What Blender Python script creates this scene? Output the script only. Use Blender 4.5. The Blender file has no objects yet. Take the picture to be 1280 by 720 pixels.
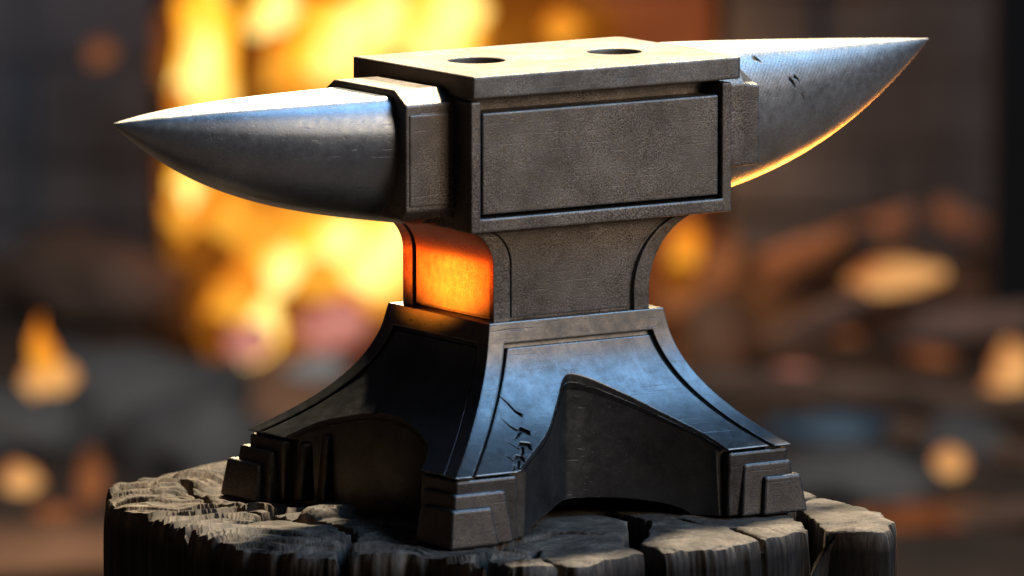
import bpy, bmesh, math, random
import numpy as np
from mathutils import Vector, Matrix
random.seed(7)
U = 0.0007                                   # metres per modelling unit of the anvil
sc = bpy.context.scene
col = sc.collection
rad = math.radians

# ------------------------------------------------------------------ helpers
def link(o, parent=None):
    col.objects.link(o)
    if parent: o.parent = parent
    return o

def tag(o, label=None, cat=None, group=None, kind=None):
    if label: o['label'] = label
    if cat: o['category'] = cat
    if group: o['group'] = group
    if kind: o['kind'] = kind
    return o

def empty(name, loc=(0, 0, 0)):
    o = bpy.data.objects.new(name, None); o.location = loc
    return link(o)

def mesh_obj(name, verts, faces, mat, parent=None, scale=U, smooth=None, bevel=0, recalc=True, seg=2):
    me = bpy.data.meshes.new(name)
    me.from_pydata([tuple(c*scale for c in v) for v in verts], [], faces)
    if recalc:
        bm = bmesh.new(); bm.from_mesh(me)
        bmesh.ops.recalc_face_normals(bm, faces=bm.faces)
        bm.to_mesh(me); bm.free()
    me.materials.append(mat)
    o = link(bpy.data.objects.new(name, me), parent)
    if bevel:
        m = o.modifiers.new('bevel', 'BEVEL'); m.width = bevel*scale; m.segments = seg
        m.limit_method = 'ANGLE'; m.angle_limit = rad(28); m.harden_normals = False
    if smooth is not None:
        for p in me.polygons: p.use_smooth = True
        me.set_sharp_from_angle(angle=rad(smooth))
    return o

def loft(rings, cap=True):
    n = len(rings[0]); V = [p for r in rings for p in r]; F = []
    for i in range(len(rings)-1):
        for j in range(n):
            F.append((i*n+j, i*n+(j+1) % n, (i+1)*n+(j+1) % n, (i+1)*n+j))
    if cap:
        F.append(tuple(range(n-1, -1, -1))); F.append(tuple((len(rings)-1)*n+j for j in range(n)))
    return V, F

def join(*vfs):
    V, F = [], []
    for v, f in vfs:
        k = len(V); V += list(v); F += [tuple(i+k for i in q) for q in f]
    return V, F

def box(x0, x1, y0, y1, z0, z1, tx=0, ty=0):
    """box, its top shrunk by tx, ty on each side"""
    return loft([[(x0, y0, z0), (x1, y0, z0), (x1, y1, z0), (x0, y1, z0)],
                 [(x0+tx, y0+ty, z1), (x1-tx, y0+ty, z1), (x1-tx, y1-ty, z1), (x0+tx, y1-ty, z1)]])

def prism(poly, axis, a, b):
    """extrude a 2D polygon along an axis (0 x, 1 y, 2 z)"""
    def P(p, t):
        return [(t, p[0], p[1]), (p[0], t, p[1]), (p[0], p[1], t)][axis]
    return loft([[P(p, a) for p in poly], [P(p, b) for p in poly]])

def boolean(o, cutters, op='DIFFERENCE'):
    mods = []
    for c in cutters:
        m = o.modifiers.new('cut', 'BOOLEAN'); m.object = c; m.operation = op; m.solver = 'EXACT'
        mods.append(m)
    bpy.context.view_layer.update()
    dg = bpy.context.evaluated_depsgraph_get()
    me = bpy.data.meshes.new_from_object(o.evaluated_get(dg))
    o.modifiers.clear(); old = o.data; o.data = me; bpy.data.meshes.remove(old)
    return o

def smooth_by(o, ang):
    for p in o.data.polygons: p.use_smooth = True
    o.data.set_sharp_from_angle(angle=rad(ang))

def add_bevel(o, w, seg=2, ang=28):
    m = o.modifiers.new('bevel', 'BEVEL'); m.width = w*U; m.segments = seg
    m.limit_method = 'ANGLE'; m.angle_limit = rad(ang)

def kill(objs):
    for c in objs:
        me = c.data; bpy.data.objects.remove(c); bpy.data.meshes.remove(me)

# ------------------------------------------------------------------ materials
def new_mat(name):
    m = bpy.data.materials.new(name); m.use_nodes = True
    nt = m.node_tree; nt.nodes.clear()
    out = nt.nodes.new('ShaderNodeOutputMaterial')
    return m, nt, out

def N(nt, t, **kw):
    n = nt.nodes.new(t)
    for k, v in kw.items():
        if k in n.inputs.keys(): n.inputs[k].default_value = v
        else: setattr(n, k, v)
    return n

def ramp(nt, stops):
    r = nt.nodes.new('ShaderNodeValToRGB'); e = r.color_ramp.elements
    while len(e) < len(stops): e.new(0.5)
    for i, (p, c) in enumerate(stops):
        e[i].position = p; e[i].color = (c[0], c[1], c[2], 1)
    return r

def steel(name, c0, c1, bev=.0022, rough=(0.38, 0.55), metal=0.85, grain=0.25, edge=0.6, weave=0.0, pits=0.3):
    m, nt, out = new_mat(name); L = nt.links.new
    b = N(nt, 'ShaderNodeBsdfPrincipled', Metallic=metal)
    tc = N(nt, 'ShaderNodeTexCoord')
    big = N(nt, 'ShaderNodeTexNoise', Scale=22., Detail=8., Roughness=0.62)
    mid = N(nt, 'ShaderNodeTexNoise', Scale=130., Detail=6., Roughness=0.6)
    fine = N(nt, 'ShaderNodeTexNoise', Scale=680., Detail=3., Roughness=0.6)
    for n in (big, mid, fine): L(tc.outputs['Object'], n.inputs['Vector'])
    r1 = ramp(nt, [(0.3, c0), (0.7, c1)]); L(big.outputs['Fac'], r1.inputs['Fac'])
    sp = ramp(nt, [(0.36, (0.35, 0.35, 0.35)), (0.5, (1, 1, 1)), (0.66, (1.8, 1.8, 1.8))])
    L(fine.outputs['Fac'], sp.inputs['Fac'])
    mx = N(nt, 'ShaderNodeMix', data_type='RGBA', blend_type='MULTIPLY'); gm = N(nt, 'ShaderNodeMapRange'); gm.inputs['From Min'].default_value = .35; gm.inputs['From Max'].default_value = .65
    gm.inputs['To Min'].default_value = grain*.5; gm.inputs['To Max'].default_value = min(1., grain*2.4)
    gn = N(nt, 'ShaderNodeTexNoise', Scale=13., Detail=4.); L(tc.outputs['Object'], gn.inputs['Vector']); L(gn.outputs['Fac'], gm.inputs['Value'])
    L(gm.outputs[0], mx.inputs[0])
    L(r1.outputs['Color'], mx.inputs[6]); L(sp.outputs['Color'], mx.inputs[7])
    # worn edges: where the rounded normal leaves the true one
    bv = N(nt, 'ShaderNodeBevel', Radius=bev); bv.samples = 4
    geo = N(nt, 'ShaderNodeNewGeometry')
    dt = N(nt, 'ShaderNodeVectorMath', operation='DOT_PRODUCT')
    L(bv.outputs[0], dt.inputs[0]); L(geo.outputs['Normal'], dt.inputs[1])
    er = N(nt, 'ShaderNodeMapRange'); er.inputs['From Min'].default_value = 0.995; er.inputs['From Max'].default_value = 0.86
    L(dt.outputs['Value'], er.inputs['Value'])
    em = N(nt, 'ShaderNodeMath', operation='MULTIPLY'); L(er.outputs[0], em.inputs[0])
    er2 = ramp(nt, [(0.35, (0.2, 0.2, 0.2)), (0.6, (1, 1, 1))]); L(mid.outputs['Fac'], er2.inputs['Fac'])
    L(er2.outputs['Color'], em.inputs[1])
    em2 = N(nt, 'ShaderNodeMath', operation='MULTIPLY'); L(em.outputs[0], em2.inputs[0]); em2.inputs[1].default_value = edge
    mx2 = N(nt, 'ShaderNodeMix', data_type='RGBA'); L(em2.outputs[0], mx2.inputs[0])
    L(mx.outputs[2], mx2.inputs[6]); mx2.inputs[7].default_value = (0.62, 0.60, 0.56, 1)
    L(mx2.outputs[2], b.inputs['Base Color'])
    rr = N(nt, 'ShaderNodeMapRange'); L(mid.outputs['Fac'], rr.inputs['Value'])
    rr.inputs['From Min'].default_value = .3; rr.inputs['From Max'].default_value = .7
    rr.inputs['To Min'].default_value = rough[0]; rr.inputs['To Max'].default_value = rough[1]
    L(rr.outputs[0], b.inputs['Roughness'])
    # bumps: hammered unevenness, grain, pits
    b1 = N(nt, 'ShaderNodeBump', Strength=0.18, Distance=0.0012); L(big.outputs['Fac'], b1.inputs['Height'])
    b2 = N(nt, 'ShaderNodeBump', Strength=grain, Distance=0.0005); L(fine.outputs['Fac'], b2.inputs['Height'])
    L(bv.outputs[0], b1.inputs['Normal']); L(b1.outputs[0], b2.inputs['Normal'])
    last = b2
    if pits:
        vo = N(nt, 'ShaderNodeTexNoise', Scale=520., Detail=2.); L(tc.outputs['Object'], vo.inputs['Vector'])
        vr = ramp(nt, [(0.28, (0, 0, 0)), (0.38, (1, 1, 1))]); L(vo.outputs['Fac'], vr.inputs['Fac'])
        b3 = N(nt, 'ShaderNodeBump', Strength=pits, Distance=0.0008); L(vr.outputs['Color'], b3.inputs['Height'])
        L(last.outputs[0], b3.inputs['Normal']); last = b3
    if weave:
        for rz in (0.6, -0.6):
            mp = N(nt, 'ShaderNodeMapping'); mp.inputs['Rotation'].default_value = (0.35, rz, 0.2)
            wv = N(nt, 'ShaderNodeTexWave', Scale=95., Distortion=1.2, Detail=1.)
            L(tc.outputs['Object'], mp.inputs['Vector']); L(mp.outputs[0], wv.inputs['Vector'])
            b4 = N(nt, 'ShaderNodeBump', Strength=weave, Distance=0.0004); L(wv.outputs['Fac'], b4.inputs['Height'])
            L(last.outputs[0], b4.inputs['Normal']); last = b4
    # hairline scratches
    mp = N(nt, 'ShaderNodeMapping'); mp.inputs['Rotation'].default_value = (0.5, 0.9, 0.3); mp.inputs['Scale'].default_value = (14, 420, 420)
    L(tc.outputs['Object'], mp.inputs['Vector'])
    sn = N(nt, 'ShaderNodeTexNoise', Scale=1., Detail=2.); L(mp.outputs[0], sn.inputs['Vector'])
    sr = ramp(nt, [(0.66, (0, 0, 0)), (0.72, (1, 1, 1))]); L(sn.outputs['Fac'], sr.inputs['Fac'])
    b5 = N(nt, 'ShaderNodeBump', Strength=0.25, Distance=0.0004); b5.invert = True
    L(sr.outputs['Color'], b5.inputs['Height']); L(last.outputs[0], b5.inputs['Normal'])
    L(b5.outputs[0], b.inputs['Normal'])
    L(b.outputs[0], out.inputs['Surface'])
    return m

M_block = steel('forged_steel', (0.14, 0.113, 0.092), (0.29, 0.245, 0.205), rough=(0.40, 0.58), grain=0.42)
M_plate = steel('top_plate_steel', (0.15, 0.12, 0.095), (0.33, 0.285, 0.235), rough=(0.52, 0.72), grain=0.3)
M_horn = steel('horn_steel', (0.22, 0.235, 0.255), (0.33, 0.345, 0.36), rough=(0.30, 0.42), grain=0.12, pits=0.15)
M_hornr = steel('worn_horn_steel', (0.32, 0.315, 0.30), (0.48, 0.465, 0.44), rough=(0.36, 0.52), grain=0.22, weave=0.07, pits=0.1)
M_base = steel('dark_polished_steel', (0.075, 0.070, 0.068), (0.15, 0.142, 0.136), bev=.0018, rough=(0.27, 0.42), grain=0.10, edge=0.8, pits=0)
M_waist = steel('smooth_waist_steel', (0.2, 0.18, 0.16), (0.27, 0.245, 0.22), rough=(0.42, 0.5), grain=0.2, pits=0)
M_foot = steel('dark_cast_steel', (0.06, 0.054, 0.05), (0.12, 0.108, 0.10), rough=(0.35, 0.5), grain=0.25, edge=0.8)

# ------------------------------------------------------------------ ANVIL
anvil = tag(empty('anvil'), 'dark steel anvil with two pointed horns and four feet, standing on the stump', 'anvil')

# ---- base (flared, four corner legs)
XL, XR, YB = -262., 237., 238.
ZT, ZF = 250., 85.
def flare(h): return .2*h + .8*h**2.3
def rect(z):
    h = (ZT-z)/(ZT-ZF); g = flare(max(0, min(1, h)))
    return (-130+(XL+130)*g, 130+(XR-130)*g, 114+(YB-114)*g)
fw = 24.          # width of the raised border
zs = list(np.linspace(ZT-26, ZF, 22))
def base_ring(z, rec, w=fw, inset=0.):
    x0, x1, y1 = rect(z); x0 += inset; x1 -= inset; y1 -= inset
    c = 1.2
    def side(p, q, nrm):
        Lx = math.dist(p, q); d = ((q[0]-p[0])/Lx, (q[1]-p[1])/Lx); pts = []
        for s, r in ((0, 0), (w, 0), (w+c, rec), (Lx/2, rec), (Lx-w-c, rec), (Lx-w, 0)):
            pts.append((p[0]+d[0]*s-nrm[0]*r, p[1]+d[1]*s-nrm[1]*r, z))
        return pts
    A, B, C_, D_ = (x0, -y1), (x1, -y1), (x1, y1), (x0, y1)
    return side(A, B, (0, -1)) + side(B, C_, (1, 0)) + side(C_, D_, (0, 1)) + side(D_, A, (-1, 0))
rings = [base_ring(ZT, 0), base_ring(ZT-25, 0)]
rings += [base_ring(z, 9) for z in zs]
rings += [base_ring(ZF, 9, inset=9), base_ring(2, 9, inset=5)]
rings[-2] = [(p[0], p[1], ZF-2) for p in rings[-2]]
V, F = loft(rings)
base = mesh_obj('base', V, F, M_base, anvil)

# scoops that leave the four legs (plan curves swept upwards), and the low gap under the base
def crspline(pts, n=8):
    out = []
    P_ = [pts[0]] + list(pts) + [pts[-1]]
    for i in range(1, len(P_)-2):
        p0, p1, p2, p3 = P_[i-1], P_[i], P_[i+1], P_[i+2]
        for k in range(n):
            t = k/n
            out.append(tuple(0.5*((2*p1[a])+(-p0[a]+p2[a])*t+(2*p0[a]-5*p1[a]+4*p2[a]-p3[a])*t*t+(-p0[a]+3*p1[a]-3*p2[a]+p3[a])*t**3) for a in (0, 1)))
    out.append(tuple(pts[-1])); return out
front_pts = [(-186, -330), (-176, -262), (-172, -238), (-134, -212), (-92, -185), (-58, -155), (-36, -137), (-18, -135), (15, -143), (58, -161), (100, -187), (130, -212), (146, -238), (152, -262), (160, -330)]
fp = crspline(front_pts)
cut_f = mesh_obj('cut', *prism(fp, 2, -20, 300), M_foot)
cut_b = mesh_obj('cut', *prism([(x, -y) for x, y in fp], 2, -20, 300), M_foot)
left_pts = [(-350, -168), (-290, -162), (-262, -158), (-230, -128), (-215, -92), (-205, -55), (-200, -18), (-200, 18), (-205, 55), (-215, 92), (-230, 128), (-262, 158), (-290, 162), (-350, 168)]
lp = crspline(left_pts)
cut_l = mesh_obj('cut', *prism(lp, 2, -20, 300), M_foot)
cut_r = mesh_obj('cut', *prism([(-x-25, y) for x, y in lp], 2, -20, 300), M_foot)
arch = [(130*math.cos(a)-15, 26*math.sin(a)) for a in np.linspace(0, math.pi, 17)]
arch = [(115, -15)] + arch + [(-145, -15)]
cut_g1 = mesh_obj('cut', *prism(arch, 1, -400, -60), M_foot)
arch2 = [(110*math.cos(a), 26*math.sin(a)) for a in np.linspace(0, math.pi, 17)]
cut_g2 = mesh_obj('cut', *prism([(110, -15)]+arch2+[(-110, -15)], 0, -400, 400), M_foot)
scoops = [cut_f, cut_b, cut_l, cut_r]
boolean(base, scoops+[cut_g1]); smooth_by(base, 24)

# ragged cracks cut into the front panel
def crack(pts, w, y0=-330, y1=-100):
    n = len(pts); L_, R_ = [], []
    for i, p in enumerate(pts):
        a = pts[max(0, i-1)]; b = pts[min(n-1, i+1)]
        d = (b[0]-a[0], b[1]-a[1]); l = math.hypot(*d); nx, nz = -d[1]/l, d[0]/l
        ww = w*(1-i/(n-1))*(.7+.6*random.random()) if i < n-1 else 0.15
        L_.append((p[0]+nx*ww, p[1]+nz*ww)); R_.append((p[0]-nx*ww, p[1]-nz*ww))
    return prism(L_+R_[::-1], 1, y0, y1)
cr_specs = [([(-116, 141), (-124, 147), (-130, 157), (-138, 166)], 2.6),
            ([(-118, 122), (-128, 127), (-131, 124), (-141, 131), (-148, 141)], 4.2),
            ([(-128, 127), (-138, 120), (-146, 117)], 2.6),
            ([(-128, 108), (-139, 112), (-148, 108), (-158, 117)], 4.6),
            ([(-140, 111), (-144, 103), (-152, 99)], 3.0),
            ([(-148, 96), (-156, 99), (-164, 95), (-171, 103)], 4.6),
            ([(-158, 98), (-163, 90), (-170, 88)], 3.2),
            ([(-160, 84), (-168, 90), (-176, 86)], 3.4)]
# base panels (raised plates inside the border of each side)
def panel_solid(side):
    g = 7.; w = fw+g
    zz = [ZT-25-g] + list(np.linspace(ZT-38, ZF, 20))
    rings = []
    for z in zz:
        x0, x1, y1 = rect(z)
        if side == 'front': P4 = [(x0+w, -y1+2.5), (x1-w, -y1+2.5), (x1-w, -y1+16), (x0+w, -y1+16)]
        if side == 'back': P4 = [(x0+w, y1-2.5), (x1-w, y1-2.5), (x1-w, y1-16), (x0+w, y1-16)]
        if side == 'left': P4 = [(x0+2.5, -y1+w), (x0+2.5, y1-w), (x0+16, y1-w), (x0+16, -y1+w)]
        if side == 'right': P4 = [(x1-2.5, -y1+w), (x1-2.5, y1-w), (x1-16, y1-w), (x1-16, -y1+w)]
        rings.append([(p[0], p[1], z) for p in P4])
    return loft(rings)
for side, cut in (('front', cut_f), ('back', cut_b), ('left', cut_l), ('right', cut_r)):
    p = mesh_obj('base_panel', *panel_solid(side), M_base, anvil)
    cs = [cut]
    extra = []
    if side == 'front':
        extra = [mesh_obj('cut', *crack(pp, w), M_foot) for pp, w in cr_specs]
    boolean(p, cs+extra); smooth_by(p, 24); kill(extra)
kill(scoops+[cut_g1, cut_g2])

# feet: stepped caps on each leg corner
def foot(sx, sy):
    X = XR if sx > 0 else XL; Y = sy*YB
    def corner_box(out, inx, iny, z1, taper):
        xo, xi = X+sx*out, X-sx*inx; yo, yi = Y+sy*out, Y-sy*iny
        x0, x1 = sorted((xo, xi)); y0, y1 = sorted((yo, yi))
        return box(x0-taper, x1+taper, y0-taper, y1+taper, 1.5, z1, taper, taper)
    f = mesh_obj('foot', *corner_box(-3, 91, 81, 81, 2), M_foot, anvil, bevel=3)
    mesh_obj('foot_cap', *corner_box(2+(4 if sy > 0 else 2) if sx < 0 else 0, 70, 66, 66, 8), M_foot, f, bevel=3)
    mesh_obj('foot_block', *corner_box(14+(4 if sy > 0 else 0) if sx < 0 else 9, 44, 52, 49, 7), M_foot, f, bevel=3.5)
for sx in (-1, 1):
    for sy in (-1, 1): foot(sx, sy)
# upright ribs on the back left leg
for (y, x, zt) in ((138, -246, 80), (112, -228, 92)):
    mesh_obj('rib', *box(x-7, x+30, y-9, y+9, 6, zt, 8, 2), M_foot, anvil, bevel=4)

# ---- waist
def wl(z): return -116-(0 if z < 318 else 48-math.sqrt(max(0, 48**2-(z-318)**2)))
def wr(z): return 116+(0 if z < 272 else 96-math.sqrt(max(0, 96**2-(z-272)**2)))
zw = [ZT-4, ZT+8] + list(np.linspace(272, 366, 26))
rec = 6.; c = .8; sl, sr_, sfl, sfr = 24., 22., 9., 22.
rings = []
for z in zw:
    a, b, y = wl(z), wr(z), 102.
    r = [(a, -y), (a+sl, -y), (a+sl+c, -y+rec), (b-sr_-c, -y+rec), (b-sr_, -y), (b, -y),
         (b, -y+sfl), (b-rec, -y+sfl+c), (b-rec, y-sfr-c), (b, y-sfr), (b, y),
         (b-sr_, y), (b-sr_-c, y-rec), (a+sl+c, y-rec), (a+sl, y), (a, y),
         (a, y-sfr), (a+rec, y-sfr-c), (a+rec, -y+sfl+c), (a, -y+sfl)]
    rings.append([(p[0], p[1], z) for p in r])
mesh_obj('waist', *loft(rings), M_block, anvil, smooth=24)
# waist front and back panels, set inside a narrow groove
for s in (-1, 1):
    rings = []
    for z in [ZT+3]+zw[1:]:
        a, b = wl(z)+sl+5, wr(z)-sr_-6
        y0, y1 = sorted((s*98.5, s*88))
        rings.append([(a, y0, z), (b, y0, z), (b, y1, z), (a, y1, z)])
    mesh_obj('waist_panel', *loft(rings), M_block, anvil, smooth=24)
for s, ff in ((-1, wl), (1, wr)):
    rings = []
    for z in [ZT+3]+zw[1:]:
        xo = ff(z)-s*3.; xi = ff(z)-s*14.
        x0, x1 = sorted((xo, xi))
        rings.append([(x0, -102+sfl+2, z), (x1, -102+sfl+2, z), (x1, 102-sfr-3, z), (x0, 102-sfr-3, z)])
    mesh_obj('waist_panel', *loft(rings), M_waist, anvil, smooth=24)

# ---- block
BL, BR = -168., 221.
def disk(cx, cy, r, z0, z1, n=48):
    return prism([(cx+r*math.cos(2*math.pi*k/n), cy+r*math.sin(2*math.pi*k/n)) for k in range(n)], 2, z0, z1)
body = mesh_obj('body', *box(BL+1.5, BR-2, -92, 92, 366.5, 531.5), M_block, anvil)
plate_poly = [(BL, -136), (226, -136), (232, -133.5), (235, -128), (235, 128), (232, 133.5), (226, 136), (BL, 136)]
plate = mesh_obj('top_plate', *prism(plate_poly, 2, 532, 560), M_plate, anvil)
holes = [mesh_obj('cut', *disk(-64, 15, 35, 470, 600), M_foot), mesh_obj('cut', *disk(133, 0, 34, 470, 600), M_foot)]
boolean(plate, holes); boolean(body, holes); kill(holes)
add_bevel(plate, 2.6, 3); add_bevel(body, 1.5)
# side frames and panels, front and back
def frame3(x0, x1, z0, z1, wx, wb, s):
    yo, yi = s*131, s*91
    outer = [(x0, z1), (x0, z0), (x1, z0), (x1, z1)]
    inner = [(x1-wx, z1), (x1-wx, z0+wb), (x0+wx, z0+wb), (x0+wx, z1)]
    poly = outer+inner
    lo, hi = sorted((yo, yi))
    V = [(p[0], lo, p[1]) for p in poly]+[(p[0], hi, p[1]) for p in poly]
    F = [(i, (i+1) % 8, 8+(i+1) % 8, 8+i) for i in range(8)]
    for q in ((0, 1, 6, 7), (1, 2, 5, 6), (2, 3, 4, 5)):
        F.append(q); F.append(tuple(8+i for i in q[::-1]))
    return V, F
for s in (-1, 1):
    mesh_obj('side_frame', *frame3(BL, BR, 366, 528, 14, 17, s), M_block, anvil, bevel=1.6)
    y0, y1 = sorted((s*128.5, s*91))
    mesh_obj('side_panel', *box(BL+18.5, BR-19, y0, y1, 388, 513), M_block, anvil, bevel=1.6)
# end frames of the block
for s, X in ((-1, BL), (1, BR)):
    x0, x1 = sorted((X+s*(-0.3), X-s*6))
    V, F = join(box(x0, x1, -118.5, -104, 384, 528), box(x0, x1, 104, 118.5, 384, 528), box(x0, x1, -118.5, 118.5, 367, 383.5))
    mesh_obj('end_frame', V, F, M_block, anvil, bevel=1.2)

# ---- collars between block and horns
def collar_sec(yh, zb, zm, zt, yt, k=0):
    return [(-yh+10, zb-12), (-yh, zb), (-yh, zm), (-yt, zt), (yt, zt), (yh, zm), (yh, zb), (yh-10, zb-12)]
cs1 = collar_sec(95, 394, 525, 542, 68)
cl = mesh_obj('collar', *prism(cs1, 0, -240, -166), M_block, anvil, bevel=2)
# shallow side plates on the left collar, leaving a lip above
mesh_obj('collar_plate', *box(-235, -170, -96.5, -90, 400, 513), M_block, cl, bevel=1.2)
mesh_obj('collar_plate', *box(-235, -170, 90, 96.5, 400, 513), M_block, cl, bevel=1.2)
s0 = [(-93, 416), (-93, 519), (-80, 541), (80, 541), (93, 519), (93, 416)]
cr_ = loft([[(220, y, z) for y, z in s0], [(266, y, z) for y, z in s0],
            [(291, y*.985, 417 if z < 420 else min(z-1.5, 516+(z-519)*.1)) for y, z in s0]])
mesh_obj('collar', *cr_, M_block, anvil, bevel=2)

# ---- horns
def interp(x, xs, ys): return float(np.interp(x, xs, ys))
def sm_interp(x, xs, ys):
    # smooth polynomial through the sampled outline
    return float(np.polyval(np.polyfit(xs, ys, min(4, len(xs)-1)), x))
def horn_ring(x, top, bot, w, flat=.68, zcf=.30, off=0., nseg=34):
    H = top-bot; zc = top-zcf*H; pts = []
    w += off
    fl = flat*w
    for k in range(7): pts.append((x, -fl+2*fl*k/6, top))
    for k in range(1, 9):
        a = math.pi/2*(1-k/8); pts.append((x, fl+(w-fl)*math.cos(a)**1.0, zc+(top-zc)*math.sin(a)**1.3 if k < 8 else zc))
    for k in range(1, nseg):
        a = math.pi*k/nseg; cy = math.cos(a); sy = math.sin(a)
        pts.append((x, w*math.copysign(abs(cy)**.92, cy), zc-(zc-bot+off)*sy**.95))
    for k in range(0, 8):
        a = math.pi/2*(k/8); pts.append((x, -(fl+(w-fl)*math.cos(a)), zc+(top-zc)*math.sin(a)**1.3 if k > 0 else zc))
    return pts
def horn(xs, tops, bots, ws, mat, tip, x_in, flat):
    lo, hi = x_in, tip[0]
    rings = []
    for t in np.linspace(0, 1, 60):
        t2 = 1-(1-t)**1.6
        x = lo+(hi-lo)*t2*0.994
        f = np.interp
        a = sorted(zip(xs, tops, bots)); X_ = [q[0] for q in a]
        rings.append((x, sm_interp(x, X_, [q[1] for q in a]), sm_interp(x, X_, [q[2] for q in a]), x))
    out = []
    for (x, tp, bt, _) in rings:
        u = (x-x_in)/(tip[0]-x_in)
        tpt = tip[1]
        bt = min(bt, tp-1.2)
        H = tp-bt
        w = H*0.5*ws[0]
        out.append(horn_ring(x, tp, bt, w, flat))
    n = len(out[0]); V, F = loft(out, cap=False)
    F.append(tuple(range(n-1, -1, -1)))
    k = len(V); V.append((tip[0], 0, tip[1])); b0 = (len(out)-1)*n
    for j in range(n): F.append((b0+j, b0+(j+1) % n, k))
    return V, F
V, F = horn([-170, -257, -350, -443, -534, -575, -600], [534.5, 534, 532.5, 530.5, 525, 521.5, 518.5], [364, 378, 395, 424, 468, 496, 516.8], [1.0], M_horn, (-602, 517.8), -172, .7)
hl = mesh_obj('horn', V, F, M_horn, anvil, smooth=32)
V, F = horn([221, 320, 369, 419, 519, 581, 619], [560, 557.5, 556, 554, 550.5, 548, 546], [360, 381.5, 395, 413.5, 468, 510.5, 544], [0.86], M_hornr, (621, 545.3), 236, .62)
hr = mesh_obj('horn', V, F, M_hornr, anvil, smooth=32)
hr['label'] = 'brighter worn horn with dark nicks'
# nicks in the right horn
def nick(p, q, w, y=-140, y1=-40):
    return crack([p, ((p[0]+q[0])/2+w*.4, (p[1]+q[1])/2), q], w, y, y1)
nk = [mesh_obj('cut', *nick((352, 519), (362, 505), 3.2, -140, -60), M_foot), mesh_obj('cut', *nick((360, 521), (370, 512), 2.6, -140, -60), M_foot),
      mesh_obj('cut', *nick((372, 498), (379, 484), 2.2, -140, -66), M_foot), mesh_obj('cut', *nick((300, 548), (312, 540), 3, -140, -62), M_foot)]
boolean(hr, nk); smooth_by(hr, 32); kill(nk)

# ------------------------------------------------------------------ value noise for the stump
def vnoise(x, y, seed=0):
    rs = np.random.RandomState(seed); tab = rs.rand(256, 256)
    xi = np.floor(x).astype(int); yi = np.floor(y).astype(int); xf = x-xi; yf = y-yi
    xf = xf*xf*(3-2*xf); yf = yf*yf*(3-2*yf)
    g = lambda a, b: tab[a % 256, b % 256]
    return (g(xi, yi)*(1-xf)+g(xi+1, yi)*xf)*(1-yf)+(g(xi, yi+1)*(1-xf)+g(xi+1, yi+1)*xf)*yf-.5
def fbm(x, y, o=5, seed=0, gain=.5):
    s = 0; a = 1
    for i in range(o):
        s = s+a*vnoise(x*2**i+17.3*i, y*2**i+9.1*i, seed+i); a *= gain
    return s

# ------------------------------------------------------------------ STUMP
# outline (plan) seen from the anvil's centre, closed
outline = [(-428, 300), (-452, 180), (-464, 80), (-480, -90), (-415, -200), (-318, -268), (-296, -395), (-190, -420), (-95, -385), (20, -392),
           (95, -372), (180, -345), (247, -420), (322, -330), (350, -200), (352, -60), (340, 120), (240, 330), (60, 450), (-188, 487), (-330, 420)]
oa = np.array([math.atan2(y, x) for x, y in outline]); orr = np.array([math.hypot(x, y) for x, y in outline])
od = np.argsort(oa); oa, orr = oa[od], orr[od]
cracks = [  # plan polylines with half width and depth
    ([(-300, -420), (-290, -330), (-215, -268), (-150, -225), (-105, -215), (-60, -245)], 11, 60),
    ([(-425, -240), (-380, -165), (-330, -120), (-300, -40), (-330, 60)], 9, 46),
    ([(-500, 20), (-430, 60), (-350, 70), (-270, 120), (-200, 130)], 9, 40),
    ([(-70, -430), (-72, -330), (-10, -265), (40, -190), (40, -120)], 14, 85),
    ([(215, -450), (190, -360), (232, -270), (262, -200), (250, -120)], 12, 95),
    ([(262, -200), (320, -150), (390, -120)], 7, 35),
    ([(-330, 60), (-340, 200), (-300, 330), (-300, 460)], 6, 24),
    ([(-300, 200), (-370, 270), (-420, 290)], 5, 16),
    ([(-190, -300), (-230, -360), (-215, -440)], 5, 22),
    ([(90, -200), (110, -290), (92, -400)], 4, 16),
]
def seg_dist(X, Y, pts):
    d = np.full(X.shape, 1e9)
    for (x0, y0), (x1, y1) in zip(pts[:-1], pts[1:]):
        dx, dy = x1-x0, y1-y0; t = np.clip(((X-x0)*dx+(Y-y0)*dy)/(dx*dx+dy*dy), 0, 1)
        d = np.minimum(d, np.hypot(X-x0-t*dx, Y-y0-t*dy))
    return d
def crack_depth(X, Y):
    wob = 9*fbm(X/38, Y/38, 4, 31); wob2 = 9*fbm(X/38+40, Y/38, 4, 47)
    s = np.zeros(X.shape)
    for pts, w, dp in cracks:
        d = seg_dist(X+wob, Y+wob2, pts)
        k = np.clip(1-(d/(w*1.0)), 0, 1); s = np.maximum(s, dp*np.clip(k*2.4, 0, 1)**.8)
        sh = np.clip(1-d/(w*2.6), 0, 1); s = np.maximum(s, 7*sh**2.5)
    return s
NT, NR, NS = 1500, 330, 110
th_ = np.linspace(-math.pi, math.pi, NT, endpoint=False)
Rth = np.interp(th_, oa, orr, period=2*math.pi)
Rth = np.convolve(np.r_[Rth[-6:], Rth, Rth[:6]], np.ones(13)/13, 'valid')
Rth = Rth+10*fbm(th_*14+50, th_*0, 5, 3)+4*fbm(th_*60+80, th_*0, 3, 8)
rr_ = np.linspace(0.0, 1, NR)**.8
TH, RR = np.meshgrid(th_, rr_)
Xg = RR*Rth[None, :]*np.cos(TH); Yg = RR*Rth[None, :]*np.sin(TH)
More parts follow.
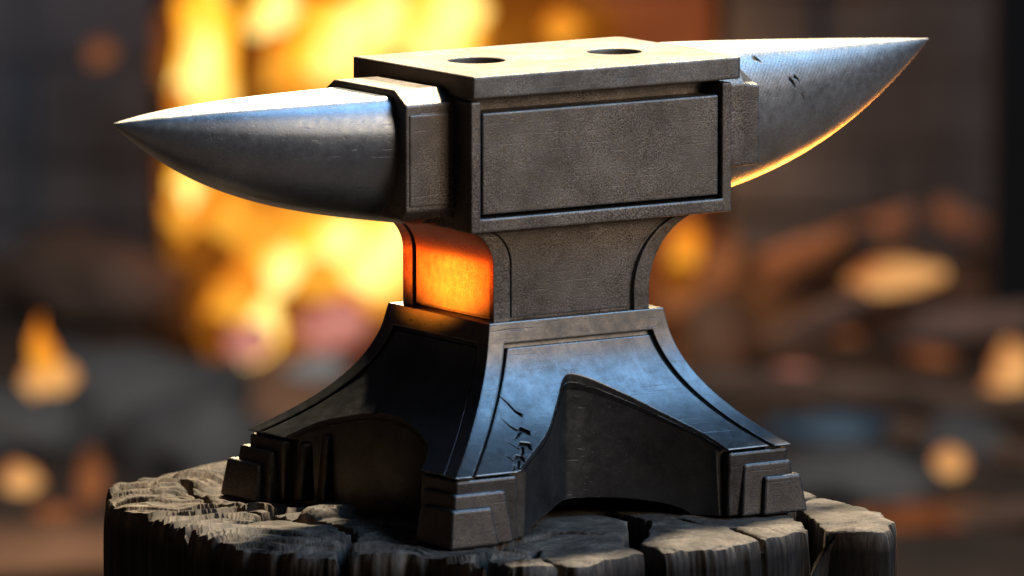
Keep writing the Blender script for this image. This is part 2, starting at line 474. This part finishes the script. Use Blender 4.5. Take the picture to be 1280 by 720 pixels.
# split-grain relief: terraces running across the chunks
def top_z(X, Y):
    q = fbm(X/150, Y/150, 4, 5)
    base_ = 10*q
    ph = (X*.50+Y*.9)/40.+2.4*fbm(X/150, Y/150, 3, 11)+.10*fbm(X/25, Y/25, 2, 21)
    fr = ph-np.floor(ph)
    amp = np.clip(.25+1.7*fbm(X/120+9, Y/120, 3, 77)+.4, .05, 1.1)
    lefty = np.clip((-X-120)/160, .25, 1)
    ph2 = ph*1.9+.25*fbm(X/40, Y/40, 2, 41); fr2 = ph2-np.floor(ph2)
    terr = (1-fr)**1.2*7.*amp*lefty+(1-fr2)**1.2*3.2*amp*lefty
    chip = np.abs(fbm(X/70, Y/70, 3, 60))*12
    z = base_*.7+terr-chip*.5+.8*fbm(X/9, Y/9, 4, 13)+1.
    # big chips at the back left
    for cx, cy, r, h, rot in ((-290, 330, 80, 7, .5), (-215, 405, 60, 8, .3), (-255, 40, 62, 12, .2)):
        u = (X-cx)*math.cos(rot)+(Y-cy)*math.sin(rot); v = -(X-cx)*math.sin(rot)+(Y-cy)*math.cos(rot)
        e = 1-(u/r)**2-(v/(r*.45))**2
        z = z+h*np.clip(e*2.2, 0, 1)**.7
    foot_flat = np.ones(X.shape)
    return z
Zg = top_z(Xg, Yg)
# keep feet on firm, level wood
for fx, fy in ((XL-20+40, -YB-20+40), (XR+20-40, -YB+20), (XL+20, YB-20), (XR-20, YB-20)):
    d = np.maximum(abs(Xg-fx), abs(Yg-fy)); k = np.clip((80-d)/24, 0, 1)
    Zg = Zg*(1-k)+k*np.minimum(Zg*.2-.5, 1.)
Zg = np.minimum(Zg, np.where((Xg > XL+20) & (Xg < XR-20) & (abs(Yg) < YB-20), 2., 99))
Zg = Zg-crack_depth(Xg, Yg)
# gentle crown: chunks sag at the rim
edge = np.clip((RR-.93)/.07, 0, 1); Zg = Zg-edge**3*4
# side wall rings
zs_ = np.linspace(0, 1, NS+1)[1:]
SX, SY, SZ = [], [], []
cd = crack_depth(Rth*np.cos(th_), Rth*np.sin(th_))
zt0 = Zg[-1]
for s in zs_:
    dz = 1050*s**1.7
    grain_ = 7*fbm(th_*34+7, th_*0+dz/260, 4, 90)+3*fbm(th_*120, th_*0+dz/200, 3, 95)
    rr2 = Rth+5*(1-math.exp(-dz/10))-cd*.55*math.exp(-dz/600)+grain_*(1-math.exp(-dz/14))
    SX.append(rr2*np.cos(th_)); SY.append(rr2*np.sin(th_)); SZ.append(zt0-dz+0*th_)
Xa = np.vstack([Xg[1:], SX]); Ya = np.vstack([Yg[1:], SY]); Za = np.vstack([Zg[1:], SZ])
nr = Xa.shape[0]
verts = np.column_stack([Xa.ravel(), Ya.ravel(), Za.ravel()])*U
verts = np.vstack([verts, [[0, 0, -8*U]]])
i = np.arange(nr-1)[:, None]*NT; j = np.arange(NT)[None, :]; jn = (j+1) % NT
quads = np.stack([i+j, i+jn, i+NT+jn, i+NT+j], -1).reshape(-1, 4)[:, ::-1]
tris = np.stack([np.full(NT, nr*NT), np.arange(NT), (np.arange(NT)+1) % NT], -1)
me = bpy.data.meshes.new('stump')
me.vertices.add(len(verts)); me.vertices.foreach_set('co', verts.ravel())
nl = quads.size+tris.size
me.loops.add(nl); me.loops.foreach_set('vertex_index', np.concatenate([quads.ravel(), tris.ravel()]).astype(np.int32))
me.polygons.add(len(quads)+len(tris))
ls = np.concatenate([np.arange(len(quads))*4, quads.size+np.arange(len(tris))*3]).astype(np.int32)
me.polygons.foreach_set('loop_start', ls)
me.polygons.foreach_set('use_smooth', np.ones(len(ls), bool))
me.update(calc_edges=True); me.validate()
def wood_mat():
    m, nt, out = new_mat('charred_wood'); L = nt.links.new
    b = N(nt, 'ShaderNodeBsdfPrincipled')
    tc = N(nt, 'ShaderNodeTexCoord')
    mp = N(nt, 'ShaderNodeMapping'); mp.inputs['Scale'].default_value = (1, 1, .22); L(tc.outputs['Object'], mp.inputs['Vector'])
    n1 = N(nt, 'ShaderNodeTexNoise', Scale=28., Detail=9., Roughness=.65); L(mp.outputs[0], n1.inputs['Vector'])
    n2 = N(nt, 'ShaderNodeTexNoise', Scale=330., Detail=4., Roughness=.6); L(mp.outputs[0], n2.inputs['Vector'])
    r = ramp(nt, [(.3, (.03, .021, .015)), (.52, (.095, .070, .050)), (.72, (.21, .165, .12))]); L(n1.outputs['Fac'], r.inputs['Fac'])
    sp = ramp(nt, [(.35, (.6, .6, .6)), (.65, (1.25, 1.25, 1.25))]); L(n2.outputs['Fac'], sp.inputs['Fac'])
    mx = N(nt, 'ShaderNodeMix', data_type='RGBA', blend_type='MULTIPLY'); mx.inputs[0].default_value = 1
    # lit top and shaded flanks put into the wood colour by height
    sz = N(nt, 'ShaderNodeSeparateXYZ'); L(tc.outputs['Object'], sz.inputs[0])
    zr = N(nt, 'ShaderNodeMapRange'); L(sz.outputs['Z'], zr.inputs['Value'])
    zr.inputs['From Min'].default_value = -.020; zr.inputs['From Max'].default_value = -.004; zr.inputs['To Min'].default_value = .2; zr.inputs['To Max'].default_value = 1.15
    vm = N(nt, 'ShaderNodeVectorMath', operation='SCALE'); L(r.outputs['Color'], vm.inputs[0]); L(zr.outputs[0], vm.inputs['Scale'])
    L(vm.outputs[0], mx.inputs[6]); L(sp.outputs['Color'], mx.inputs[7]); L(mx.outputs[2], b.inputs['Base Color'])
    b.inputs['Roughness'].default_value = .72; b.inputs['Specular IOR Level'].default_value = .35
    b1 = N(nt, 'ShaderNodeBump', Strength=.5, Distance=.003); L(n1.outputs['Fac'], b1.inputs['Height'])
    b2 = N(nt, 'ShaderNodeBump', Strength=.45, Distance=.0008); L(n2.outputs['Fac'], b2.inputs['Height']); L(b1.outputs[0], b2.inputs['Normal'])
    L(b2.outputs[0], b.inputs['Normal']); L(b.outputs[0], out.inputs['Surface'])
    return m
me.materials.append(wood_mat())
stump = link(bpy.data.objects.new('stump', me))
tag(stump, 'dark charred stump with deep cracks and a chipped, ridged top carrying the anvil', 'stump')

# ------------------------------------------------------------------ CAMERA
TH0, PH0, D = rad(33.8), rad(7.9), 12000.
T = Vector((6.4, 40.2, 266.4))
fwd = Vector((math.sin(TH0)*math.cos(PH0), math.cos(TH0)*math.cos(PH0), -math.sin(PH0)))
right = Vector((math.cos(TH0), -math.sin(TH0), 0)); up = right.cross(fwd)
cam = bpy.data.cameras.new('camera'); co = link(bpy.data.objects.new('camera', cam))
cpos = (T-fwd*D)*U
co.matrix_world = Matrix((( right.x, up.x, -fwd.x, cpos.x), (right.y, up.y, -fwd.y, cpos.y), (right.z, up.z, -fwd.z, cpos.z), (0, 0, 0, 1)))
cam.sensor_width = 36; cam.lens = 36*D/1280; cam.clip_start = .1; cam.clip_end = 500
cam.dof.use_dof = True; cam.dof.focus_distance = (D-90)*U
cam.dof.aperture_fstop = (cam.lens/1000)/.055
sc.camera = co

# ------------------------------------------------------------------ THE YARD BEHIND
# yard frame: e = sideways, d = metres from the camera's spot along the ground, z = height
GZ = -1.30
ed = Vector((fwd.x, fwd.y, 0)).normalized()
def yard(e, d, z): return Vector((cpos.x, cpos.y, 0)) + right*e + ed*d + Vector((0, 0, z))
def spot(px, py, d):
    """where a thing seen at (px,py) stands when it is d metres off"""
    r_ = fwd + right*((px-640)/D) - up*((py-360)/D)
    k = d/(r_.dot(ed)); p = cpos + r_*k
    return p
def mat_simple(name, c0, c1, rough=.8, scale=6., bump=.4, metal=0.):
    m, nt, out = new_mat(name); L = nt.links.new
    b = N(nt, 'ShaderNodeBsdfPrincipled', Roughness=rough, Metallic=metal)
    tc = N(nt, 'ShaderNodeTexCoord'); n1 = N(nt, 'ShaderNodeTexNoise', Scale=scale, Detail=7., Roughness=.6)
    L(tc.outputs['Object'], n1.inputs['Vector'])
    r = ramp(nt, [(.32, c0), (.68, c1)]); L(n1.outputs['Fac'], r.inputs['Fac']); L(r.outputs['Color'], b.inputs['Base Color'])
    bp = N(nt, 'ShaderNodeBump', Strength=bump, Distance=.02); L(n1.outputs['Fac'], bp.inputs['Height']); L(bp.outputs[0], b.inputs['Normal'])
    L(b.outputs[0], out.inputs['Surface']); return m
def mat_glow(name, stops, strength, scale=5., zs=1.):
    m, nt, out = new_mat(name); L = nt.links.new
    e = N(nt, 'ShaderNodeEmission', Strength=strength)
    tc = N(nt, 'ShaderNodeTexCoord'); mp = N(nt, 'ShaderNodeMapping'); mp.inputs['Scale'].default_value = (1, 1, zs)
    n1 = N(nt, 'ShaderNodeTexNoise', Scale=scale, Detail=3., Roughness=.5)
    L(tc.outputs['Object'], mp.inputs['Vector']); L(mp.outputs[0], n1.inputs['Vector'])
    r = ramp(nt, stops); L(n1.outputs['Fac'], r.inputs['Fac']); L(r.outputs['Color'], e.inputs['Color'])
    L(e.outputs[0], out.inputs['Surface']); return m
M_soil = mat_simple('packed_soil', (.03, .02, .015), (.08, .05, .036), scale=3.)
M_stone = mat_simple('grey_stone', (.045, .045, .05), (.12, .117, .115), scale=3.)
M_wall = mat_simple('blue_grey_wall_stone', (.045, .055, .07), (.12, .14, .165), scale=3.)
M_brown = mat_simple('sooty_brick', (.18, .08, .04), (.34, .16, .08), scale=3.)
M_pale = mat_simple('pale_stone', (.35, .34, .33), (.55, .53, .5), scale=5.)
M_blue = mat_simple('blue_grey_slab', (.06, .10, .14), (.10, .16, .22), scale=5.)
M_log = mat_simple('old_log', (.08, .045, .03), (.20, .12, .08), scale=8.)
M_plog = mat_simple('pinkish_grey_log', (.16, .095, .07), (.34, .21, .16), scale=8.)
M_black = mat_simple('black_post', (.002, .002, .002), (.005, .005, .005), scale=8.)
M_fl_hot = mat_glow('flame_hot', [(.3, (1., .22, .008)), (.5, (1., .46, .03)), (.68, (1., .84, .30))], 1.9, 9., .5)
M_fl_mid = mat_glow('flame_mid', [(.32, (.45, .07, .005)), (.5, (.95, .26, .015)), (.68, (1., .50, .05))], 1.1, 5., .5)
M_fl_deep = mat_glow('flame_deep', [(.3, (.16, .03, .006)), (.5, (.42, .10, .010)), (.7, (.85, .28, .02))], .45, 3.5, .6)
M_em = mat_glow('ember', [(.35, (.55, .13, .03)), (.62, (1., .50, .17))], .9, 10.)
M_empink = mat_glow('ember_red', [(.35, (.45, .09, .05)), (.65, (.95, .38, .30))], .75, 12.)
M_emdim = mat_glow('ember_dim', [(.35, (.16, .04, .015)), (.65, (.5, .17, .06))], .6, 12.)

def lump(name, p, w, h, dp, mat, parent=None, seed=0, rough=.25, rot=0., n=2, tongue=False):
    """an irregular stone, coal or flame tongue: a displaced sphere with its own depth"""
    rs = random.Random(seed); me = bpy.data.meshes.new(name); bm = bmesh.new()
    bmesh.ops.create_icosphere(bm, subdivisions=3, radius=1)
    ph = [rs.random()*6.28 for _ in range(9)]
    for v in bm.verts:
        x, y, z = v.co
        k = 1+rough*(math.sin(3.1*x+ph[0])*math.sin(2.7*y+ph[1])+.6*math.sin(5.3*z+ph[2])*math.sin(4.4*x+ph[3])+.4*math.sin(8*y+ph[4])*math.cos(7*z+ph[5]))
        v.co *= k
        if tongue:
            t = (v.co.z+1)/2; s = max(.05, 1-.85*max(0, t)**1.5)
            v.co.x *= s; v.co.y *= s; v.co.x += .35*math.sin(2.6*t+ph[6])*t; v.co.z *= 1.15
        v.co.x *= w; v.co.y *= dp; v.co.z *= h
    M3 = Matrix.Rotation(rot, 4, 'Y'); bmesh.ops.transform(bm, matrix=M3, verts=bm.verts)
    for f in bm.faces: f.smooth = True
    bm.to_mesh(me); bm.free(); me.materials.append(mat)
    o = bpy.data.objects.new(name, me); link(o, parent)
    o.location = p; o.rotation_euler = (0, 0, -TH0)
    if parent: o.location = Vector(p)-parent.location
    return o
def px(n, d): return n*d/D     # size of n picture units at distance d

# ground: level, with a shallow hearth hollow under the big fire
def ground_z(e, d):
    k = min(1, max(0, (e-px(170-640, 18.5))/.25))*min(1, max(0, (px(930-640, 18.5)-e)/.25))*min(1, max(0, (d-17.2)/.8))
    k = k*k*(3-2*k)
    return GZ-.32*k
V, F = [], []
ge = [-150, -60, -20, -6, -3]+list(np.linspace(-2, 2, 61))+[3, 6, 20, 60, 150]
gd = [-150, -40, 0, 8, 12]+list(np.linspace(14, 21, 71))+[26, 40, 90, 200]
for d_ in gd:
    for e_ in ge:
        V.append(tuple(yard(e_, d_, ground_z(e_, d_)+.02*math.sin(5*e_+2*d_)*math.sin(4.3*d_-e_))))
for a_ in range(len(gd)-1):
    for b_ in range(len(ge)-1):
        k = a_*len(ge)+b_; F.append((k, k+1, k+1+len(ge), k+len(ge)))
tag(mesh_obj('ground', V, F, M_soil, None, scale=1, smooth=60), kind='structure')

# walls of rough blocks
def block_wall(name, e0, e1, d, z0, z1, mat, label, bw=.42, bh=.17, th=.4, seed=1):
    rs = random.Random(seed); V, F = [], []; z = z0; row = 0
    while z < z1:
        h = bh*(.8+.4*rs.random()); e = e0-(rs.random()*bw)
        while e < e1:
            w = bw*(.6+.8*rs.random()); a, b = max(e, e0), min(e+w, e1)-.012
            if b-a > .03:
                o = rs.uniform(-.02, .02)
                P8 = []
                for dd in (d+o, d+th):
                    for (x, zz) in ((a, z+.006), (b, z+.006), (b, z+h-.008), (a, z+h-.008)):
                        P8.append(tuple(yard(x+rs.uniform(-.006, .006), dd, zz+rs.uniform(-.006, .006))))
                k = len(V); V += P8
                F += [tuple(k+i for i in q) for q in ((0, 1, 2, 3), (7, 6, 5, 4), (0, 4, 5, 1), (1, 5, 6, 2), (2, 6, 7, 3), (3, 7, 4, 0))]
            e += w
        z += h; row += 1
    # mortar core
    P8 = [tuple(yard(x, dd, zz)) for dd in (d+.03, d+th-.02) for (x, zz) in ((e0+.005, z0), (e1-.02, z0), (e1-.02, z1-.02), (e0+.005, z1-.02))]
    k = len(V); V += P8; F += [tuple(k+i for i in q) for q in ((0, 1, 2, 3), (7, 6, 5, 4), (0, 4, 5, 1), (1, 5, 6, 2), (2, 6, 7, 3), (3, 7, 4, 0))]
    o = mesh_obj(name, V, F, mat, None, scale=1)
    return tag(o, label, 'wall')
# sideways metres = (px-640)*d/D ; wall plane 19.6 m off
dw = 19.6
q = dw/D
block_wall('stone_wall', -2.6, (195-640)*q, dw, GZ-.1, 1.2, M_wall, 'dim grey stone wall left of the big fire, out of focus', seed=3)
block_wall('brick_wall', (195-640)*q+.01, (905-640)*q, dw+.25, GZ-.4, 1.2, M_brown, 'sooty brown brick wall glowing orange behind the big fire', bw=.26, bh=.09, seed=4)
block_wall('stone_wall', (905-640)*q+.01, 2.8, dw, GZ-.1, 1.2, M_wall, 'dim blue grey stone wall behind the right horn, out of focus', seed=5)
# black post at the right edge
pb = spot(1274, 262, 18.6)
V, F = loft([[tuple(yard((1246-640)*18.6/D, 18.6, z)), tuple(yard((1330-640)*18.6/D, 18.6, z)), tuple(yard((1330-640)*18.6/D, 18.75, z)), tuple(yard((1246-640)*18.6/D, 18.75, z))] for z in (GZ, 1.3)])
tag(mesh_obj('post', V, F, M_black, None, scale=1, bevel=0), 'black upright post at the right edge beyond the log pile', 'post')

# the big fire
fp0 = spot(400, 520, 18.7); fp0.z = GZ
fire = tag(empty('fire', fp0), 'large blazing yellow and orange fire behind the left horn', 'fire')
def fl(x, y, w, h, mat, d=18.7, rot=0., seed=None, tongue=False, rough=.3):
    s = seed if seed is not None else int(x*7+y)
    lump('flame', spot(x, y, d), px(w, d), px(h, d), px(min(w, h)*.7, d), mat, fire, s, rough, rad(rot), tongue=tongue)
# deep body of the fire
for a in ((420, 60, 215, 110, M_fl_deep), (430, 290, 190, 120, M_fl_deep), (300, 210, 95, 240, M_fl_deep), (600, 40, 190, 70, M_fl_deep), (520, 180, 130, 150, M_fl_deep), (360, 390, 95, 60, M_fl_deep)):
    fl(*a, d=18.95, rough=.12)
hot, mid, deep = M_fl_hot, M_fl_mid, M_fl_deep
for a in ((255, 70, 34, 95, hot, -4), (240, 140, 22, 45, mid, 6), (214, 60, 14, 40, deep, 0), (218, 190, 12, 26, deep, 0), (345, 10, 34, 34, hot, 20), (425, 55, 45, 62, hot, 15), (395, 100, 50, 26, mid, -20),
          (475, 20, 40, 50, hot, 0), (550, 35, 60, 62, hot, 15), (520, 80, 60, 24, mid, 10), (235, 232, 20, 34, hot, 0), (228, 262, 24, 30, mid, 10), (285, 262, 42, 34, mid, 30),
          (330, 290, 40, 26, mid, -30), (355, 330, 36, 30, hot, 20), (295, 372, 38, 32, mid, -20), (322, 405, 30, 44, hot, 5), (420, 300, 70, 34, hot, -8), (462, 330, 48, 40, hot, 10),
          (400, 345, 50, 26, mid, 0), (470, 372, 36, 16, mid, 0), (705, 34, 26, 18, mid, 0), (645, 25, 36, 26, deep, 10), (210, 235, 10, 22, deep, 0), (855, 312, 16, 32, mid, 8), (848, 345, 22, 20, deep, 0),
          (375, 262, 30, 24, mid, 40), (265, 330, 20, 20, deep, 0), (490, 300, 40, 60, hot, 0), (350, 70, 16, 42, mid, 12)):
    x, y, w, h, m_, r_ = a
    fl(x, y, w, h, m_, rot=r_, d=18.5)
for a in ((355, 40, 22, 60, mid), (440, 30, 20, 60, hot), (225, 30, 12, 60, mid), (590, 20, 18, 50, mid), (310, 330, 16, 40, mid)):
    fl(*a, tongue=True)
# small fire on the left
f2 = spot(60, 500, 16.5); fire2 = tag(empty('fire', f2), 'small yellow flame at the far left among grey rubble', 'fire')
for (x, y, w, h) in ((58, 445, 20, 36), (72, 470, 24, 20), (45, 475, 18, 18), (48, 425, 12, 28)):
    lump('flame', spot(x, y, 16.5), px(w, 16.5), px(h, 16.5), px(w*.8, 16.5), M_em if y > 450 else M_fl_mid, fire2, int(x), .25, 0, tongue=(h > 25))

# embers, stones and logs, each with its own label
def put(kind, x, y, w, h, mat, label, cat, d, rot=0., group=None, rough=.22):
    al = PH0+(y-360)/D
    if cat != 'spark': d = min(19.2, (cpos.z-GZ)/(math.tan(al)+.55*h/D))      # resting on the ground
    if 290 < x < 430: d = 18.0 if y < 450 else 17.6                            # on the hearth's edge, before the fire
    if x == 1125: d -= 1.3                                                       # in front, on top of the logs
    o = lump(kind, spot(x, y, d), px(w, d), px(h, d), px(max(w, h)*.8, d), mat, None, int(x*3+y*5), rough, rad(rot))
    return tag(o, label, cat, group)
E_ = 'embers glowing in the background'
put('ember', 1125, 345, 58, 20, M_em, 'long bright peach ember on the log pile below the right horn', 'ember', 16.6, -4, E_)
put('ember', 1268, 462, 24, 34, M_em, 'orange ember at the right edge, beside the log pile', 'ember', 16.2, 10, E_)
put('ember', 1188, 578, 18, 18, M_em, 'small orange ember low on the right', 'ember', 15.6, 0, E_)
put('ember', 1248, 492, 22, 20, M_em, 'dull orange ember just below the one at the right edge', 'ember', 16.0, 0, E_)
put('ember', 110, 492, 30, 18, M_em, 'slanting orange ember beside the small left flame', 'ember', 16.0, 32, E_)
put('ember', 28, 600, 26, 20, M_em, 'round orange ember low at the far left', 'ember', 15.3, 0, E_)
put('ember', 115, 600, 20, 36, M_emdim, 'dim brownish ember low on the left, beside the stump', 'ember', 15.3, 0, E_)
put('ember', 127, 66, 16, 16, M_emdim, 'tiny orange spark high on the left wall', 'spark', 19.3, 0)
put('ember', 415, 405, 40, 32, M_empink, 'reddish pink coal at the foot of the big fire', 'ember', 18.2, 0, E_)
put('ember', 312, 425, 26, 24, M_empink, 'bright pink coal below the lowest flame', 'ember', 18.2, 0, E_)
put('ember', 1190, 650, 120, 14, M_emdim, 'low bed of dull orange ash at the bottom right', 'ember', 15.0, 3, E_)
put('ember', 850, 370, 36, 26, M_emdim, 'dull orange coal beside the anvil waist', 'ember', 18.2, 0, E_)
put('ember', 1165, 450, 30, 14, M_emdim, 'faint orange coal in the middle of the log pile', 'ember', 16.4, 10, E_)
put('ember', 985, 470, 26, 12, M_empink, 'faint pink coal between the anvil base and the log pile', 'ember', 16, -8, E_)
put('ember', 1060, 425, 30, 12, M_emdim, 'dull red coal under the grey brown log', 'ember', 16, 6, E_)
put('ember', 930, 560, 22, 12, M_emdim, 'dim coal just right of the right foot', 'ember', 16, 0, E_)
put('ember', 1120, 620, 34, 10, M_emdim, 'dull orange sliver of ash beside the right end of the stump', 'ember', 16, -6, E_)
put('ember', 1215, 640, 44, 9, M_em, 'thin bright orange streak at the bottom right', 'ember', 16, 4, E_)
put('ember', 1230, 400, 16, 12, M_emdim, 'small red coal high in the log pile near the right edge', 'ember', 16, 0, E_)
put('ember', 70, 640, 34, 9, M_emdim, 'dim orange streak at the bottom left', 'ember', 16, 3, E_)
put('ember', 900, 330, 26, 40, M_emdim, 'dull orange glow against the wall right of the waist', 'ember', 16, 10, E_)
S_ = 'rubble stones in the background'
put('stone', 390, 464, 46, 20, M_pale, 'pale flat stone in front of the big fire', 'stone', 17.8, 0, S_)
put('stone', 170, 520, 130, 90, M_stone, 'large rounded grey boulder on the left behind the stump', 'boulder', 16.8, 10, S_)
put('stone', 40, 540, 90, 60, M_stone, 'dim grey boulder under the small left flame', 'boulder', 16.4, 0, S_)
put('stone', 250, 560, 90, 70, M_stone, 'grey boulder just left of the anvil foot', 'boulder', 16.2, 0, S_)
put('stone', 1040, 540, 85, 22, M_blue, 'blue grey slab lying right of the anvil foot', 'stone', 15.9, 0, S_)
put('stone', 1210, 560, 60, 40, M_stone, 'grey stone below the log pile at right', 'stone', 15.9, 0, S_)
put('stone', 1060, 600, 120, 40, M_stone, 'dark grey rock in the shadows right of the stump', 'stone', 15.8, 0, S_)
put('stone', 900, 430, 50, 60, M_brown, 'reddish brown rock beside the anvil base', 'stone', 17.4, 0, S_)
put('stone', 350, 520, 110, 60, M_brown, 'brown rock behind the left foot of the anvil', 'stone', 17.3, 0, S_)
put('stone', 130, 360, 120, 60, M_log, 'dark brown mound against the left wall', 'mound', 18.3, 8, S_)
put('stone', 60, 690, 180, 26, M_brown, 'brown ridge of earth at the bottom left', 'mound', 14.9, 0, S_)

def log(x0, y0, x1, y1, r, mat, label, d0, d1):
    
    da, db = [min(19.3, (cpos.z-GZ)/(math.tan(PH0+(yy-360)/D)+r/D)) for yy in (y0, y1)]
    d0, d1 = (da+db)/2+.15, (da+db)/2-.15
    a, b = spot(x0, y0, d0), spot(x1, y1, d1); ax = (b-a); Lg = ax.length; n = 20; rs = random.Random(int(x0))
    q_ = ax.to_track_quat('Z', 'Y'); rings = []
    for i in range(9):
        t = i/8; rr = px(r, d0)*(1+.1*rs.uniform(-1, 1))
        rings.append([tuple(q_ @ Vector((rr*math.cos(2*math.pi*k/n)*(1+.07*math.sin(3*k+i)), rr*math.sin(2*math.pi*k/n), t*Lg))) for k in range(n)])
    o = mesh_obj('log', *loft(rings), mat, None, scale=1, smooth=40); o.location = a
    tag(o, label, 'log', 'logs heaped on the right')
log(1180, 262, 1330, 350, 20, M_plog, 'light brown log slanting down to the right edge, topmost of the pile', 16.8, 16.3)
log(900, 470, 1130, 352, 22, M_plog, 'pinkish grey log sloping up towards the long bright ember', 17.4, 17.0)
log(1020, 420, 1300, 405, 26, M_plog, 'grey brown log lying level under the long bright ember', 16.7, 16.5)
log(860, 480, 1200, 500, 24, M_log, 'dark brown log lying level behind the anvil base', 16.6, 16.3)
log(1080, 300, 1260, 385, 20, M_log, 'dark log leaning behind the long bright ember', 17.2, 17.0)
log(1050, 500, 1320, 512, 22, M_log, 'dark log at the bottom of the pile, above the grey stone', 16.2, 16.0)
log(950, 380, 1080, 300, 24, M_log, 'dark brown log leaning against the right wall', 18.2, 18.0)
log(960, 330, 1150, 270, 17, M_plog, 'reddish brown log propped behind the right horn, leaning on the wall', 17, 17)
log(880, 545, 1010, 500, 16, M_log, 'short dark log pointing at the right foot', 17, 17)
log(1120, 540, 1330, 585, 20, M_log, 'dark log slanting down to the lower right edge', 17, 17)
log(1120, 660, 1330, 640, 18, M_log, 'low brown log at the bottom right corner', 15.1, 15.0)

# ------------------------------------------------------------------ LIGHT
w = bpy.data.worlds.new('World'); sc.world = w; w.use_nodes = True
bg = w.node_tree.nodes['Background']; bg.inputs[0].default_value = (.55, .7, 1., 1); bg.inputs[1].default_value = .014
def aim(o, tgt): o.rotation_euler = (Vector(tgt)-o.location).to_track_quat('-Z', 'Y').to_euler()
def area(name, loc, tgt, size, energy, color, size_y=None):
    l = bpy.data.lights.new(name, 'AREA'); l.energy = energy; l.color = color; l.size = size
    if size_y: l.shape = 'RECTANGLE'; l.size_y = size_y
    o = link(bpy.data.objects.new(name, l)); o.location = loc; aim(o, tgt); return o
def spotl(name, loc, tgt, energy, color, angle, blend=.5, radius=.02):
    l = bpy.data.lights.new(name, 'SPOT'); l.energy = energy; l.color = color; l.spot_size = rad(angle); l.spot_blend = blend; l.shadow_soft_size = radius
    o = link(bpy.data.objects.new(name, l)); o.location = loc; aim(o, tgt); return o
def dirv(az, el, dist, c=(0, 0, .2)):
    """az measured from straight behind the anvil (seen from the camera), + to the right"""
    a = TH0+rad(az); return Vector(c)+Vector((math.sin(a)*math.cos(rad(el)), math.cos(a)*math.cos(rad(el)), math.sin(rad(el))))*dist
ctr = Vector((0, 0, .22))
area('key_lamp', dirv(20, 55, 5.0), ctr, .35, 720, (1., .86, .62))
# cool light from up in front, right
area('cool_lamp', dirv(98, 46, 4.0), ctr, 2.2, 130, (.26, .56, 1.))
# weak neutral light low in front, right
spotl('warm_fill_lamp', yard(-.5, 17.8, 2.6), (0, 0, .35), 900, (1., .74, .42), 16, .5, .5)  # the big fire's light, from above its flames
area('front_lamp', dirv(120, 20, 4.0), ctr, 1.6, 46, (1., .83, .67))
# unseen spots added for orange glow on the waist and horn rims
spotl('warm_fill_lamp', Vector((-1.25, 1.62, .13)), (-116*U, 0, 322*U), 190, (1., .09, .003), 2.95, .4, .012)
spotl('warm_fill_lamp', Vector((-1.25, 1.62, .13)), (-116*U, 0, 284*U), 160, (1., .30, .02), 2.1, 1., .012)
spotl('warm_fill_lamp', Vector((-2.2, 1.5, .5)), (-.15, 0, .18), 2, (1., .42, .16), 30, .6, .3)  # weak warm fill, added to tint the left faces brown
spotl('warm_fill_lamp', yard(.9, 10.6, -.9), (.25, 0, .3), 190, (1., .34, .05), 40, .5, .25)  # added low behind the stump for the orange rim
l_ = bpy.data.lights.new('warm_fill_lamp', 'POINT'); l_.energy = 14; l_.color = (1., .38, .08); l_.shadow_soft_size = .1  # the big fire's light on the brick wall
link(bpy.data.objects.new('warm_fill_lamp', l_)).location = spot(720, 130, 19.2)
# light on the yard
area('yard_lamp', yard(-1.5, 12.5, 4.5), yard(0, 18.5, -.9), 2.5, 170, (.92, .94, 1.))

# ------------------------------------------------------------------ RENDER
sc.render.engine = 'CYCLES'; sc.cycles.use_denoising = True
sc.cycles.max_bounces = 6; sc.cycles.sample_clamp_indirect = 4
sc.view_settings.view_transform = 'Standard'; sc.view_settings.look = 'None'; sc.view_settings.exposure = 0; sc.view_settings.gamma = 1
